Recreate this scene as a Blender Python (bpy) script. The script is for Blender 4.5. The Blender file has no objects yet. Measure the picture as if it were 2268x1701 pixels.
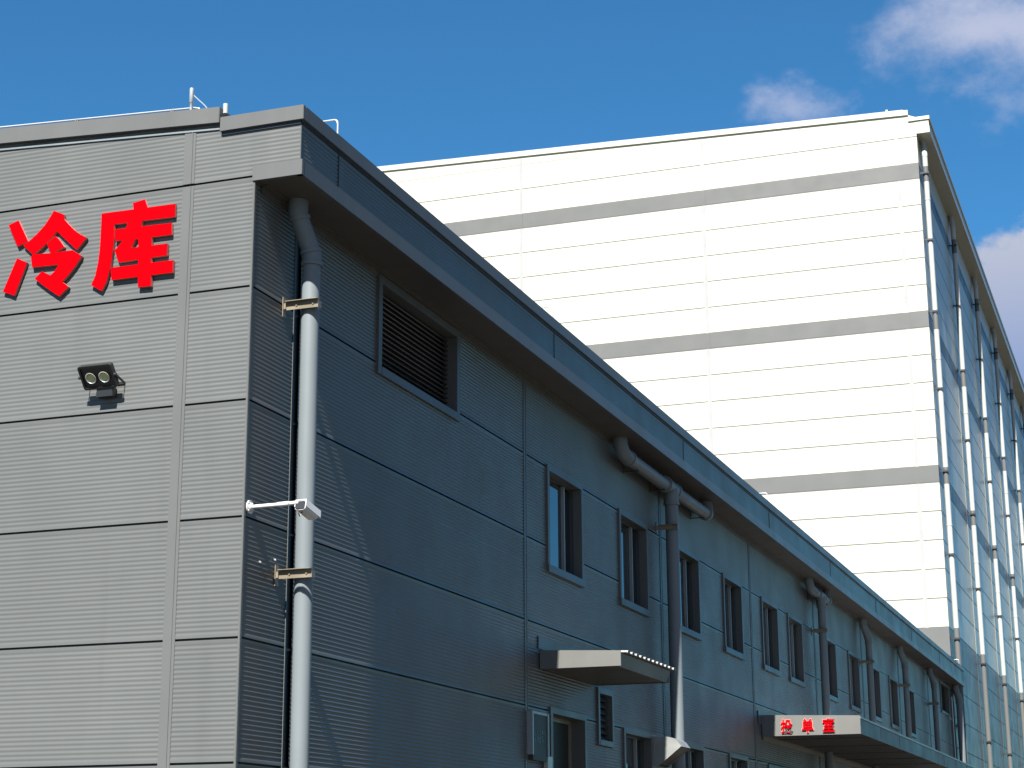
import bpy, math, random
from mathutils import Vector, Matrix
random.seed(7)
C = bpy.context.scene.collection
R = math.radians

# ------------------------------------------------------------------ materials
def new_mat(name):
    m = bpy.data.materials.new(name); m.use_nodes = True
    nt = m.node_tree; b = nt.nodes['Principled BSDF']
    return m, nt, b

def N(nt, kind, **kw):
    n = nt.nodes.new(kind)
    for k, v in kw.items(): setattr(n, k, v)
    return n

def paint(name, col, rough=.35, var=.05, streak=.05, spec=.5, metal=0., dirt=0., scale=1.0, coat=0., bump=0., rows=False, runs=0.):
    m, nt, b = new_mat(name)
    tc = N(nt, 'ShaderNodeTexCoord')
    n1 = N(nt, 'ShaderNodeTexNoise'); n1.inputs['Scale'].default_value = 1.3*scale; n1.inputs['Detail'].default_value = 6
    mp = N(nt, 'ShaderNodeMapping'); mp.inputs['Scale'].default_value = (4.5*scale, 4.5*scale, .30*scale)
    n2 = N(nt, 'ShaderNodeTexNoise'); n2.inputs['Scale'].default_value = 1; n2.inputs['Detail'].default_value = 4
    nt.links.new(tc.outputs['Object'], n1.inputs['Vector'])
    nt.links.new(tc.outputs['Object'], mp.inputs['Vector']); nt.links.new(mp.outputs['Vector'], n2.inputs['Vector'])
    def rng(src, lo, hi):
        r = N(nt, 'ShaderNodeMapRange'); r.inputs['From Min'].default_value = .3; r.inputs['From Max'].default_value = .7
        r.inputs['To Min'].default_value = lo; r.inputs['To Max'].default_value = hi
        nt.links.new(src, r.inputs['Value']); return r.outputs['Result']
    a = rng(n1.outputs['Fac'], 1-var, 1+var); s = rng(n2.outputs['Fac'], 1-streak-dirt, 1+streak)
    mu = N(nt, 'ShaderNodeMath', operation='MULTIPLY'); nt.links.new(a, mu.inputs[0]); nt.links.new(s, mu.inputs[1])
    if runs:      # sparse dirt runs left by rain
        mp2 = N(nt, 'ShaderNodeMapping'); mp2.inputs['Scale'].default_value = (2.6, 2.6, .16); mp2.inputs['Location'].default_value = (3.1, 1.7, .4)
        n4 = N(nt, 'ShaderNodeTexNoise'); n4.inputs['Scale'].default_value = 1.6; n4.inputs['Detail'].default_value = 5
        nt.links.new(tc.outputs['Object'], mp2.inputs['Vector']); nt.links.new(mp2.outputs['Vector'], n4.inputs['Vector'])
        rn = N(nt, 'ShaderNodeMapRange'); rn.inputs['From Min'].default_value = .54; rn.inputs['From Max'].default_value = .76
        rn.inputs['To Min'].default_value = 1; rn.inputs['To Max'].default_value = 1-runs; nt.links.new(n4.outputs['Fac'], rn.inputs['Value'])
        m3 = N(nt, 'ShaderNodeMath', operation='MULTIPLY'); nt.links.new(mu.outputs[0], m3.inputs[0]); nt.links.new(rn.outputs[0], m3.inputs[1]); mu = m3
    vm = N(nt, 'ShaderNodeVectorMath', operation='SCALE'); vm.inputs[0].default_value = col
    nt.links.new(mu.outputs[0], vm.inputs['Scale']); nt.links.new(vm.outputs['Vector'], b.inputs['Base Color'])
    nt.links.new(rng(n1.outputs['Fac'], rough*.85, min(1, rough*1.15)), b.inputs['Roughness'])
    b.inputs['Specular IOR Level'].default_value = spec; b.inputs['Metallic'].default_value = metal
    b.inputs['Coat Weight'].default_value = coat
    if bump:
        n3 = N(nt, 'ShaderNodeTexNoise'); n3.inputs['Scale'].default_value = 1.1; n3.inputs['Detail'].default_value = 1.5
        nt.links.new(tc.outputs['Object'], n3.inputs['Vector'])
        bp = N(nt, 'ShaderNodeBump'); bp.inputs['Strength'].default_value = 1; bp.inputs['Distance'].default_value = bump
        nt.links.new(n3.outputs['Fac'], bp.inputs['Height']); nt.links.new(bp.outputs['Normal'], b.inputs['Normal'])
    if rows:      # every panel row left the works with a slightly different tone
        sx = N(nt, 'ShaderNodeSeparateXYZ'); nt.links.new(tc.outputs['Object'], sx.inputs['Vector'])
        ad = N(nt, 'ShaderNodeMath', operation='ADD'); ad.inputs[1].default_value = .58; nt.links.new(sx.outputs['Z'], ad.inputs[0])
        fl_ = N(nt, 'ShaderNodeMath', operation='FLOOR'); nt.links.new(ad.outputs[0], fl_.inputs[0])
        q1 = N(nt, 'ShaderNodeMath', operation='MULTIPLY_ADD'); q1.inputs[1].default_value = 1/6.14; q1.inputs[2].default_value = -.143; nt.links.new(sx.outputs['Y'], q1.inputs[0])
        q2 = N(nt, 'ShaderNodeMath', operation='FLOOR'); nt.links.new(q1.outputs[0], q2.inputs[0])
        q3 = N(nt, 'ShaderNodeMath', operation='GREATER_THAN'); q3.inputs[1].default_value = -.655; nt.links.new(sx.outputs['X'], q3.inputs[0])
        cb = N(nt, 'ShaderNodeCombineXYZ'); nt.links.new(q3.outputs[0], cb.inputs[0]); nt.links.new(q2.outputs[0], cb.inputs[1]); nt.links.new(fl_.outputs[0], cb.inputs[2])
        wn = N(nt, 'ShaderNodeTexWhiteNoise', noise_dimensions='3D'); nt.links.new(cb.outputs[0], wn.inputs['Vector'])
        rr = N(nt, 'ShaderNodeMapRange'); rr.inputs['To Min'].default_value = .955; rr.inputs['To Max'].default_value = 1.045; nt.links.new(wn.outputs['Value'], rr.inputs['Value'])
        m2 = N(nt, 'ShaderNodeMath', operation='MULTIPLY'); nt.links.new(mu.outputs[0], m2.inputs[0]); nt.links.new(rr.outputs[0], m2.inputs[1]); nt.links.new(m2.outputs[0], vm.inputs['Scale'])
    return m

M = {}
M['grey'] = paint('grey_panel_paint', (.0718,.0752,.0740), .38, .03, .012, spec=.20, bump=.0022, rows=True, runs=.08)
M['trim'] = paint('grey_trim_paint', (.0725,.0752,.0738), .40, .03, .02, spec=.20, bump=.004, runs=.07)
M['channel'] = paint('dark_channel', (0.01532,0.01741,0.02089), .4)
M['pipe'] = paint('grey_pipe_paint', (.112,.129,.138), .48, .04, .05, spec=.22, dirt=.04)
M['white'] = paint('white_panel_paint', (.31,.306,.245), .33, .02, .02, spec=.36, bump=.004)
M['whiteband'] = paint('white_building_grey_band', (.082,.083,.081), .40, .01, .01, spec=.25, bump=.003)
M['whitepipe'] = paint('white_pipe', (.27,.278,.262), .33, .03, .03)
M['whitestrip'] = paint('white_cover_strip', (.214,.214,.208), .3, .02, .02)
M['notice'] = paint('notice_panel', (.030,.034,.028), .5, spec=.12)
M['rubber'] = paint('black_joint', (0.01044,0.01044,0.01218), .6)
M['joint'] = paint('grey_joint', (.062,.062,.064), .6)
M['soffit'] = paint('soffit_sheet', (0.05953,0.05326,0.04512), .5, .06, .04)
M['blade'] = paint('louver_blade', (0.02611,0.02872,0.03133), .4)
M['alu'] = paint('window_aluminium', (0.1671,0.1775,0.181), .35, .03, .03)
M['galv'] = paint('galvanised_steel', (0.1906,0.197,0.1906), .42, .12, .06, metal=.35, scale=3)
M['bracket'] = paint('cream_bracket', (.125,.103,.070), .45, .10, .06, scale=5)
M['zinc'] = paint('zinc_rod', (0.3403,0.3551,0.3699), .35, .05, .05, metal=.4)
M['red'] = paint('red_acrylic', (0.2924,0.000557,0.002437), .45, .015, .01, spec=0)
M['pink'] = paint('pink_edge_and_glow', (.36,.135,.13), .5, .03, .02)
M['black'] = paint('black_metal', (.009,.0095,.011), .4, .1, .05)
M['camwhite'] = paint('white_plastic', (0.4178,0.4178,0.4073), .35, .02, .02)
M['canopy'] = paint('canopy_sheet', (.088,.088,.083), .42, .03, .03)
M['roof'] = paint('roof_sheet', (0.1671,0.1706,0.1706), .45, .05, .05)
M['dark'] = paint('dark_interior', (0.01305,0.01393,0.01567), .8)
M['beige'] = paint('beige_door_frame', (0.1532,0.1323,0.1044), .4)
M['door'] = paint('dark_green_door', (0.01915,0.02437,0.01915), .5, spec=.12)
M['hood'] = paint('hood_opening', (0.09051,0.07659,0.05918), .5, .08, .05)
M['gutter'] = paint('gutter_sheet', (.078,.082,.077), .5, .14, .16, spec=.2, scale=.8)
M['reflector'] = paint('lamp_reflector', (0.4352,0.4526,0.3916), .3, metal=.6)
M['led'] = paint('led_chip', (0.3133,0.3046,0.148), .4)

def glass(name, col, rough):
    m, nt, b = new_mat(name)
    b.inputs['Base Color'].default_value = (*col, 1); b.inputs['Roughness'].default_value = rough; b.inputs['IOR'].default_value = 1.75
    n = N(nt, 'ShaderNodeTexNoise'); n.inputs['Scale'].default_value = 2.0
    bp = N(nt, 'ShaderNodeBump'); bp.inputs['Strength'].default_value = .006
    nt.links.new(n.outputs['Fac'], bp.inputs['Height']); nt.links.new(bp.outputs['Normal'], b.inputs['Normal'])
    return m
M['glass'] = glass('dark_glass', (.005,.0065,.008), .025)
M['glasspale'] = glass('pale_glass', (.03,.06,.08), .10)

def ground_mat():
    m, nt, b = new_mat('concrete_yard')
    tc = N(nt, 'ShaderNodeTexCoord')
    n1 = N(nt, 'ShaderNodeTexNoise'); n1.inputs['Scale'].default_value = .25; n1.inputs['Detail'].default_value = 9
    cr = N(nt, 'ShaderNodeValToRGB')
    cr.color_ramp.elements[0].position = .3; cr.color_ramp.elements[0].color = (.029,.0255,.021,1)
    cr.color_ramp.elements[1].position = .72; cr.color_ramp.elements[1].color = (.043,.038,.031,1)
    nt.links.new(tc.outputs['Object'], n1.inputs['Vector']); nt.links.new(n1.outputs['Fac'], cr.inputs['Fac'])
    nt.links.new(cr.outputs['Color'], b.inputs['Base Color']); b.inputs['Roughness'].default_value = .85
    return m
M['ground'] = ground_mat()

# ------------------------------------------------------------------ mesh builder
class MB:
    def __init__(s): s.v = []; s.f = []; s.m = []; s.key = {}
    def vert(s, p, share=False):
        if share:
            k = (round(p[0],4), round(p[1],4), round(p[2],4))
            if k in s.key: return s.key[k]
            s.key[k] = len(s.v)
        s.v.append(tuple(p)); return len(s.v)-1
    def face(s, pts, mi=0, share=False):
        idx = [s.vert(p, share) for p in pts]
        if len(set(idx)) < 3: return
        s.f.append(idx); s.m.append(mi)
    def box(s, a, b, mi=0):
        x0,y0,z0 = [min(a[i],b[i]) for i in range(3)]; x1,y1,z1 = [max(a[i],b[i]) for i in range(3)]
        o = len(s.v)
        s.v += [(x0,y0,z0),(x1,y0,z0),(x1,y1,z0),(x0,y1,z0),(x0,y0,z1),(x1,y0,z1),(x1,y1,z1),(x0,y1,z1)]
        for q in ((0,3,2,1),(4,5,6,7),(0,1,5,4),(1,2,6,5),(2,3,7,6),(3,0,4,7)):
            s.f.append([o+i for i in q]); s.m.append(mi)
        return s
    def hexa(s, p, mi=0):
        """eight corners, bottom ring then top ring"""
        o = len(s.v); s.v += [tuple(q) for q in p]
        for q in ((0,3,2,1),(4,5,6,7),(0,1,5,4),(1,2,6,5),(2,3,7,6),(3,0,4,7)):
            s.f.append([o+i for i in q]); s.m.append(mi)
        return s
    def prism(s, poly, fn, d0, d1, mi=0, ms=None):
        """poly 2D outline; fn(a,b,d)->3D"""
        n = len(poly); o = len(s.v)
        s.v += [tuple(fn(a,b,d0)) for a,b in poly] + [tuple(fn(a,b,d1)) for a,b in poly]
        s.f.append([o+i for i in range(n)][::-1]); s.m.append(mi)
        s.f.append([o+n+i for i in range(n)]); s.m.append(mi)
        for i in range(n):
            j = (i+1) % n
            s.f.append([o+i, o+j, o+n+j, o+n+i]); s.m.append(mi if ms is None else ms)
        return s
    def tube(s, pts, r, n=18, mi=0, caps=True):
        pts = [Vector(p) for p in pts]; rr = r if isinstance(r, (list,tuple)) else [r]*len(pts)
        rings = []; up = None
        for i, p in enumerate(pts):
            if i == 0: t = (pts[1]-p).normalized()
            elif i == len(pts)-1: t = (p-pts[i-1]).normalized()
            else: t = ((pts[i+1]-p).normalized()+(p-pts[i-1]).normalized()).normalized()
            if up is None:
                up = Vector((1,0,0)) if abs(t.x) < .8 else Vector((0,1,0))
            up = (up - t*up.dot(t)).normalized(); sd = t.cross(up)
            o = len(s.v); rings.append(o)
            for k in range(n):
                a = 2*math.pi*k/n; s.v.append(tuple(p + (up*math.cos(a)+sd*math.sin(a))*rr[i]))
        for i in range(len(rings)-1):
            for k in range(n):
                k2 = (k+1) % n
                s.f.append([rings[i]+k, rings[i]+k2, rings[i+1]+k2, rings[i+1]+k]); s.m.append(mi)
        if caps:
            s.f.append([rings[0]+k for k in range(n)][::-1]); s.m.append(mi)
            s.f.append([rings[-1]+k for k in range(n)]); s.m.append(mi)
        return s
    def build(s, name, mats, parent=None, smooth=None, org=(0,0,0), bevel=0):
        me = bpy.data.meshes.new(name)
        me.from_pydata([(p[0]-org[0], p[1]-org[1], p[2]-org[2]) for p in s.v], [], s.f)
        for m in (mats if isinstance(mats, (list,tuple)) else [mats]): me.materials.append(m)
        me.polygons.foreach_set('material_index', s.m)
        me.validate(); me.update()
        import bmesh
        bm = bmesh.new(); bm.from_mesh(me)
        bmesh.ops.recalc_face_normals(bm, faces=bm.faces) if s.key == {} else None
        if bevel:
            ed = [e for e in bm.edges if len(e.link_faces) == 2 and e.calc_face_angle(0) > .5]
            bmesh.ops.bevel(bm, geom=ed, offset=bevel, segments=2, affect='EDGES', clamp_overlap=True)
        bm.to_mesh(me); bm.free()
        if smooth is not None:
            me.polygons.foreach_set('use_smooth', [True]*len(me.polygons)); me.set_sharp_from_angle(angle=R(smooth))
        ob = bpy.data.objects.new(name, me); C.objects.link(ob)
        if parent is not None: ob.parent = parent
        else: ob.location = org
        return ob

def thing(name, label, cat, loc=(0,0,0), group=None):
    o = bpy.data.objects.new(name, None); C.objects.link(o); o.empty_display_size = .2
    o.location = loc; tag(o, label, cat, group); return o
def tag(o, label, cat=None, group=None):
    o['label'] = label
    if cat: o['category'] = cat
    if group: o['group'] = group
    return o
def copy_tree(o, parent=None):
    c = o.copy(); C.objects.link(c)
    if parent is not None: c.parent = parent
    for ch in list(o.children): copy_tree(ch, c)
    return c

# ------------------------------------------------------------------ ribbed sandwich panels
def subtract(lo, hi, cuts):
    segs = [(lo, hi)]
    for a, b in cuts:
        out = []
        for s, e in segs:
            if b <= s or a >= e: out.append((s, e)); continue
            if a > s: out.append((s, a))
            if b < e: out.append((b, e))
        segs = out
    return [(a, b) for a, b in segs if b-a > 1e-4]

def panels(fn, urange, zlo, zhi, joints, openings, ribs=24, depth=.0046, gap=.019, gdepth=.03, seg=6, gm=1):
    """wall sheet made of horizontal panels; fn(u, z, off)->xyz; urange(z)->(u0,u1)"""
    mb = MB(); js = sorted(j for j in joints if zlo < j < zhi)
    prof = []
    edges = [zlo] + js + [zhi]
    for i in range(len(edges)-1):
        a = edges[i] + (gap/2 if i > 0 else 0); b = edges[i+1] - (gap/2 if i < len(edges)-2 else 0)
        full = 1.0
        # rib phase is kept from the joint grid so that cut rows keep the pitch
        base = edges[i] if i > 0 else edges[i+1]-full
        if i > 0: prof.append((a, -gdepth, gm)); 
        prof.append((a, 0, 0))
        if ribs:
            p = (full - gap - .05)/ribs
            z0 = base + gap/2 + .025
            for k in range(ribs*seg+1):
                z = z0 + p*k/seg
                if a+.006 < z < b-.006:
                    prof.append((z, -depth*.5*(1-math.cos(2*math.pi*k/seg)), 0))
        prof.append((b, 0, 0))
        if i < len(edges)-2: prof.append((b, -gdepth, gm))
    for (za, oa, ma), (zb, ob, mbb) in zip(prof[:-1], prof[1:]):
        zm = (za+zb)/2; u0, u1 = urange(zm)
        mi = gm if (ma == gm or mbb == gm) else 0
        cuts = [(o[0], o[1]) for o in openings if o[2] < zm < o[3]]
        for s, e in subtract(u0, u1, cuts):
            mb.face([fn(s,za,oa), fn(e,za,oa), fn(e,zb,ob), fn(s,zb,ob)], mi, True)
    return mb

# ------------------------------------------------------------------ main dimensions (metres)
G0 = 7.42                       # joint under the eave; joints every metre below
EAVE, XE, LEN = 7.37, .455, 49.78
PITCH = 6.14
UPW = [(7.80,9.25),(10.92,12.38),(14.02,15.47),(17.12,18.54),(20.17,21.62),(22.60,24.05),(26.45,27.90),
       (29.55,31.00),(32.72,34.18),(35.80,37.25),(39.05,40.50)]
ZW0, ZW1 = 5.11, 6.45
LOW = [(10.95,12.38),(14.00,15.42),(17.15,18.54)]
LOUV = [(2.62,4.82),(46.86,49.05)]
ZL0, ZL1 = 6.31, 7.335
VL = (9.78,10.47,3.13,3.87)
DOOR = (7.84,9.27,0.0,3.47)

grey = thing('warehouse', 'long low grey ribbed cold store with deep eave running away to the right', 'building')
white = thing('warehouse', 'tall white high-bay warehouse with grey bands rising behind the low grey building', 'building', (.08,49.84,0))
WO = (.08,49.84,0)

# --- gable wall of the grey building (sunlit, plane y = 0)
def roof_z(x): return 8.06 + .056*max(0, min(-.34-x, 10.66+(-.0)) if x > -11 else (x+22-.34+0) )
def gable_range(z):
    if z > G0:
        if z > 7.90:
            r = min(-.345, -.34-(z-7.98)/.056)
            return (-22-r, r) if r > -11 else (-11,-11)
        return (-22.4, .43)
    return (-22, -.012)
gm_ = panels(lambda u,z,o: (u, -o, z), gable_range, 0, 8.6, [G0-k for k in range(8)]+[8.42], [], depth=.0031)
gw = gm_.build('wall', [M['grey'], M['rubber']], grey, 30)
gw['label'] = 'sunlit ribbed gable wall of the grey building'
# corner edge trim
t = MB(); t.box((-.016,-.004,0),(.004,.03,7.405)); t.build('corner_trim', M['trim'], grey, 40, bevel=.0035)
# vertical cover strips on the gable
for x in (-.655,-6.8,-12.95,-19.1):
    s = MB()
    zt = roof_z(x)-.13
    for z0, z1 in ((0, G0-.012), (G0+.012, zt)):
        s.box((x-.055,-.004,z0),(x+.022,.02,z1)); s.box((x+.022,-.010,z0),(x+.030,.02,z1)); s.box((x+.030,-.004,z0),(x+.058,.02,z1))
    s.build('cover_strip', M['trim'], grey)
# sloping gable coping and its drip trim
def slope_bar(x0, x1, z, dz0, dz1, y0, y1, mb):
    k = .056
    mb.hexa([(x0,y0,z+k*(-.34-x0)+dz0),(x1,y0,z+k*(-.34-x1)+dz0),(x1,y1,z+k*(-.34-x1)+dz0),(x0,y1,z+k*(-.34-x0)+dz0),
             (x0,y0,z+k*(-.34-x0)+dz1),(x1,y0,z+k*(-.34-x1)+dz1),(x1,y1,z+k*(-.34-x1)+dz1),(x0,y1,z+k*(-.34-x0)+dz1)])
s = MB(); slope_bar(-11,-.35,8.105,-.152,0,-.045,.30,s)
s.hexa([(-22,-.045,8.105-.152),(-11,-.045,8.70-.152),(-11,.3,8.70-.152),(-22,.3,8.105-.152),(-22,-.045,8.105),(-11,-.045,8.70),(-11,.3,8.70),(-22,.3,8.105)])
s.build('coping', M['trim'], grey, 40, bevel=.004)
s = MB(); slope_bar(-11,-.36,7.953,-.052,-.036,-.011,.02,s); s.build('drip_trim', M['pipe'], grey)
s = MB(); s.tube([(-.325,.02,8.06),(-.325,.02,8.15)],[.022,.024],12); s.build('pipe_end', M['whitepipe'], grey, 50)

# --- long side wall (plane x = 0, shaded by the eave)
ops = [(a,b,ZW0,ZW1) for a,b in UPW] + [(a,b,2.08,3.43) for a,b in LOW] + [(a,b,ZL0,ZL1) for a,b in LOUV] + [VL, DOOR, (.815,.945,0,7.4)]
UNDER = [(20.25,21.7,0,3.4),(22.6,24.05,0,3.4),(26.6,28.05,2.0,3.4),(29.6,31.05,2.0,3.4),(32.7,34.15,2.0,3.4),(35.7,37.15,2.0,3.4)]
ops += UNDER
sm = panels(lambda u,z,o: (o, u, z), lambda z: (.03, LEN), 0, 7.40, [G0-k for k in range(1,8)], ops, depth=.0060)
sw = sm.build('wall', [M['grey'], M['rubber']], grey, 30); sw['label'] = 'shaded ribbed long wall of the grey building'
# dark channel beside the first downpipe and the ordinary cover strips
s = MB(); s.box((-.06,.80,0),(-.028,.96,7.4)); s.build('channel', M['channel'], grey)
s = MB(); s.box((-.03,.806,0),(.005,.814,7.36)); s.build('channel_edge', M['trim'], grey)
k = 1
while .88+PITCH*k < LEN:
    y = .88+PITCH*k; s = MB()
    blocks = [(o[2],o[3]) for o in ops if o[0] < y+.06 and o[1] > y-.06]
    for a, b in subtract(0, 7.365, blocks): 
        s.box((-.01,y-.05,a),(.005,y+.05,b)); s.box((.005,y+.02,a),(.009,y+.03,b))
    s.build('cover_strip', M['trim'], grey); k += 1

for yy, zz in ((.31,4.08),(.58,4.14)):
    s = MB(); s.tube([(.0,yy,zz),(.012,yy,zz)], .010, 8); s.box((.001,yy-.02,zz-.004),(.004,yy+.004,zz+.014)); s.build('screw', M['zinc'], grey)
# closing walls, roof
s = MB(); s.box((-22,.35,0),(-21.9,LEN,8.0)); s.box((-21.9,LEN-.12,0),(-.03,LEN-.02,7.36)); s.build('wall', M['trim'], grey)
s = MB()
s.hexa([(-11,.06,8.52),(.40,.06,7.86),(.40,49.82,7.86),(-11,49.82,8.52),(-11,.06,8.60),(.40,.06,7.94),(.40,49.82,7.94),(-11,49.82,8.60)])
s.hexa([(-22.3,.06,7.86),(-11,.06,8.52),(-11,49.82,8.52),(-22.3,49.82,7.86),(-22.3,.06,7.94),(-11,.06,8.60),(-11,49.82,8.60),(-22.3,49.82,7.94)])
s.build('roof', M['roof'], grey)

# --- eave box
YE = 49.95
eave = panels(lambda u,z,o: (.432+o, u, z), lambda z: (.0,YE), 7.50, 7.868, [], [], gm=0).build('fascia', [M['grey']], grey, 30)
s = MB(); s.box((.40,-.006,7.37),(.458,YE,7.515)); s.box((-.018,-.016,7.37),(.4595,.03,7.512))
s.build('eave_trim', M['trim'], grey, 40, bevel=.003)
for y in [.77]+[.75+PITCH*k for k in range(1,9)]:
    s = MB(); s.box((.43,y-.006,7.515),(.437,y+.006,7.866)); s.build('fascia_joint', M['channel'], grey)
for k in range(1,8):
    y = 3.4+6.14*k; s = MB(); s.box((.4702,y-.012,7.8735),(.4712,y+.012,8.0065)); s.build('coping_lap', M['trim'], grey)
s = MB(); s.box((.425,.0,7.50),(.436,.012,7.868)); s.build('corner_trim', M['trim'], grey, 40, bevel=.003)
s = MB(); s.box((-.345,-.036,7.872),(.470,.02,8.008)); s.box((.32,.02,7.872),(.470,YE+.03,8.008)); 
s.build('coping', M['trim'], grey, 40, bevel=.004)
s = MB(); s.box((-.335,-.012,7.845),(.436,.0,7.8715)); s.box((.428,.0,7.852),(.446,YE,7.8715)); s.build('painted_shadow', M['channel'], grey)  # dark strip coloured in as the shadow below the coping
s = MB(); s.box((.0,.03,7.376),(.40,YE,7.40)); s.build('soffit', M['soffit'], grey)
s = MB(); s.box((.004,.12,7.30),(.012,YE-.1,7.374)); s.box((.012,.12,7.366),(.075,YE-.1,7.374)); s.box((.0125,.13,7.352),(.03,YE-.1,7.3655))
s.build('eave_angle', M['soffit'], grey)
s = MB(); s.box((-.02,YE-.02,7.38),(.43,YE,7.87)); s.build('eave_end', M['trim'], grey)

# ------------------------------------------------------------------ windows, louvres, door
def window(y0, y1, z0, z1, par=grey, pale=False):
    D = .115; fl = .075; p = .024
    iy0, iy1, iz0, iz1 = y0+fl, y1-fl, z0+.10, z1-.07
    m = MB()
    m.box((.0,y0,z0+.015),(p,iy0,z1)); m.box((.0,iy1,z0+.015),(p,y1,z1)); m.box((.0,iy0,iz1),(p,iy1,z1))
    for a, b in (((-D-.03,y0,z0),(0,iy0,z1)), ((-D-.03,iy1,z0),(0,y1,z1)), ((-D-.03,iy0,iz1),(0,iy1,z1))): m.box(a, b)
    w = m.build('window', M['trim'], par, 40)
    sl = MB(); sl.hexa([(-D,y0-.012,z0),(.04,y0-.012,z0-.01),(.04,y1+.012,z0-.01),(-D,y1+.012,z0),
                        (-D,y0-.012,iz0+.02),(.036,y0-.012,iz0-.015),(.036,y1+.012,iz0-.015),(-D,y1+.012,iz0+.02)])
    sl.build('sill', M['trim'], w, 40)
    f = MB(); xm = -D; t = .026; ym = iy0+.70*(iy1-iy0)
    f.box((xm-.03,iy0,iz0),(xm+.02,iy0+t,iz1)); f.box((xm-.03,iy1-t,iz0),(xm+.02,iy1,iz1)); f.box((xm-.03,iy0+t,iz0+.005),(xm+.02,iy1-t,iz0+t+.02))
    f.box((xm-.03,iy0+t,iz1-t),(xm+.02,iy1-t,iz1)); f.build('frame', M['blade'], w)
    f = MB(); f.box((xm-.03,ym-.016,iz0+t+.021),(xm+.03,ym+.016,iz1-t-.001)); f.build('stile', M['alu'], w)
    g = MB(); g.box((xm-.02,iy0+t,iz0+t),(xm-.012,ym-.02,iz1-t),0); g.box((xm-.026,ym+.02,iz0+t),(xm-.018,iy1-t,iz1-t),0)
    g.box((xm-.2,iy0,iz0),(xm-.15,iy1,iz1),1)
    g.build('pane', [M['glasspale'] if pale else M['glass'], M['dark']], w)
    return w
for i, (a, b) in enumerate(UPW): window(a, b, ZW0, ZW1, pale=False)
for a, b in LOW: window(a, b, 2.08, 3.43)
for a, b, c, d in UNDER: window(a, b, max(c,.02), d)

def louvre(y0, y1, z0, z1, n, fl, D):
    m = MB(); p = .026
    m.box((0,y0,z0),(p,y0+fl,z1)); m.box((0,y1-fl,z0),(p,y1,z1)); m.box((0,y0+fl,z1-fl),(p,y1-fl,z1)); m.box((0,y0+fl,z0),(p+.004,y1-fl,z0+fl))
    for a, b in (((-D,y0,z0),(0,y0+fl,z1)), ((-D,y1-fl,z0),(0,y1,z1)), ((-D,y0+fl,z1-fl),(0,y1-fl,z1)), ((-D,y0+fl,z0),(0,y1-fl,z0+fl))): m.box(a, b)
    lv = m.build('louver', M['trim'], grey, 40)
    b = MB(); zz0, zz1 = z0+fl, z1-fl; st = (zz1-zz0)/n
    for k in range(n):
        z = zz0+st*k
        b.hexa([(-D+.02,y0+fl,z+st*.9),(-D+.06,y0+fl,z+.004),(-D+.06,y1-fl,z+.004),(-D+.02,y1-fl,z+st*.9),
                (-D+.02,y0+fl,z+st*.9+.006),(-D+.068,y0+fl,z+.012),(-D+.068,y1-fl,z+.012),(-D+.02,y1-fl,z+st*.9+.006)])
    b.build('blades', M['blade'], lv)
    k = MB(); k.box((-D-.05,y0,z0),(-D-.01,y1,z1)); k.build('backing', M['dark'], lv)
for a, b in LOUV: louvre(a, b, ZL0, ZL1, 16, .085, .15)
louvre(VL[0], VL[1], VL[2], VL[3], 7, .07, .10)

y0, y1, z0, z1 = DOOR; m = MB()
m.box((0,y0,z0),(.022,y0+.085,z1)); m.box((0,y0+.085,z1-.075),(.022,y1-.07,z1)); m.box((0,y1-.07,z0),(.022,y1,z1))
m.box((-.20,y0,z0),(0,y0+.085,z1)); m.box((-.20,y1-.07,z0),(0,y1,z1)); m.box((-.20,y0+.085,z1-.075),(0,y1-.07,z1))
dr = m.build('door', M['trim'], grey, 40)
m = MB(); a, b, zt = y0+.085, y1-.07, z1-.075
m.box((-.20,a,0),(-.165,a+.05,zt)); m.box((-.20,b-.05,0),(-.165,b,zt)); m.box((-.20,a+.05,zt-.05),(-.165,b-.05,zt)); m.build('frame', M['beige'], dr)
m = MB(); m.box((-.215,a+.05,0),(-.19,b-.05,zt-.05)); m.build('leaf', M['door'], dr)
m = MB(); m.box((-.19,a+.06,zt-.46),(-.13,a+.10,zt-.30)); m.box((-.19,a+.06,zt-.50),(-.15,a+.09,zt-.46)); m.build('closer', M['alu'], dr, bevel=.006)

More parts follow.
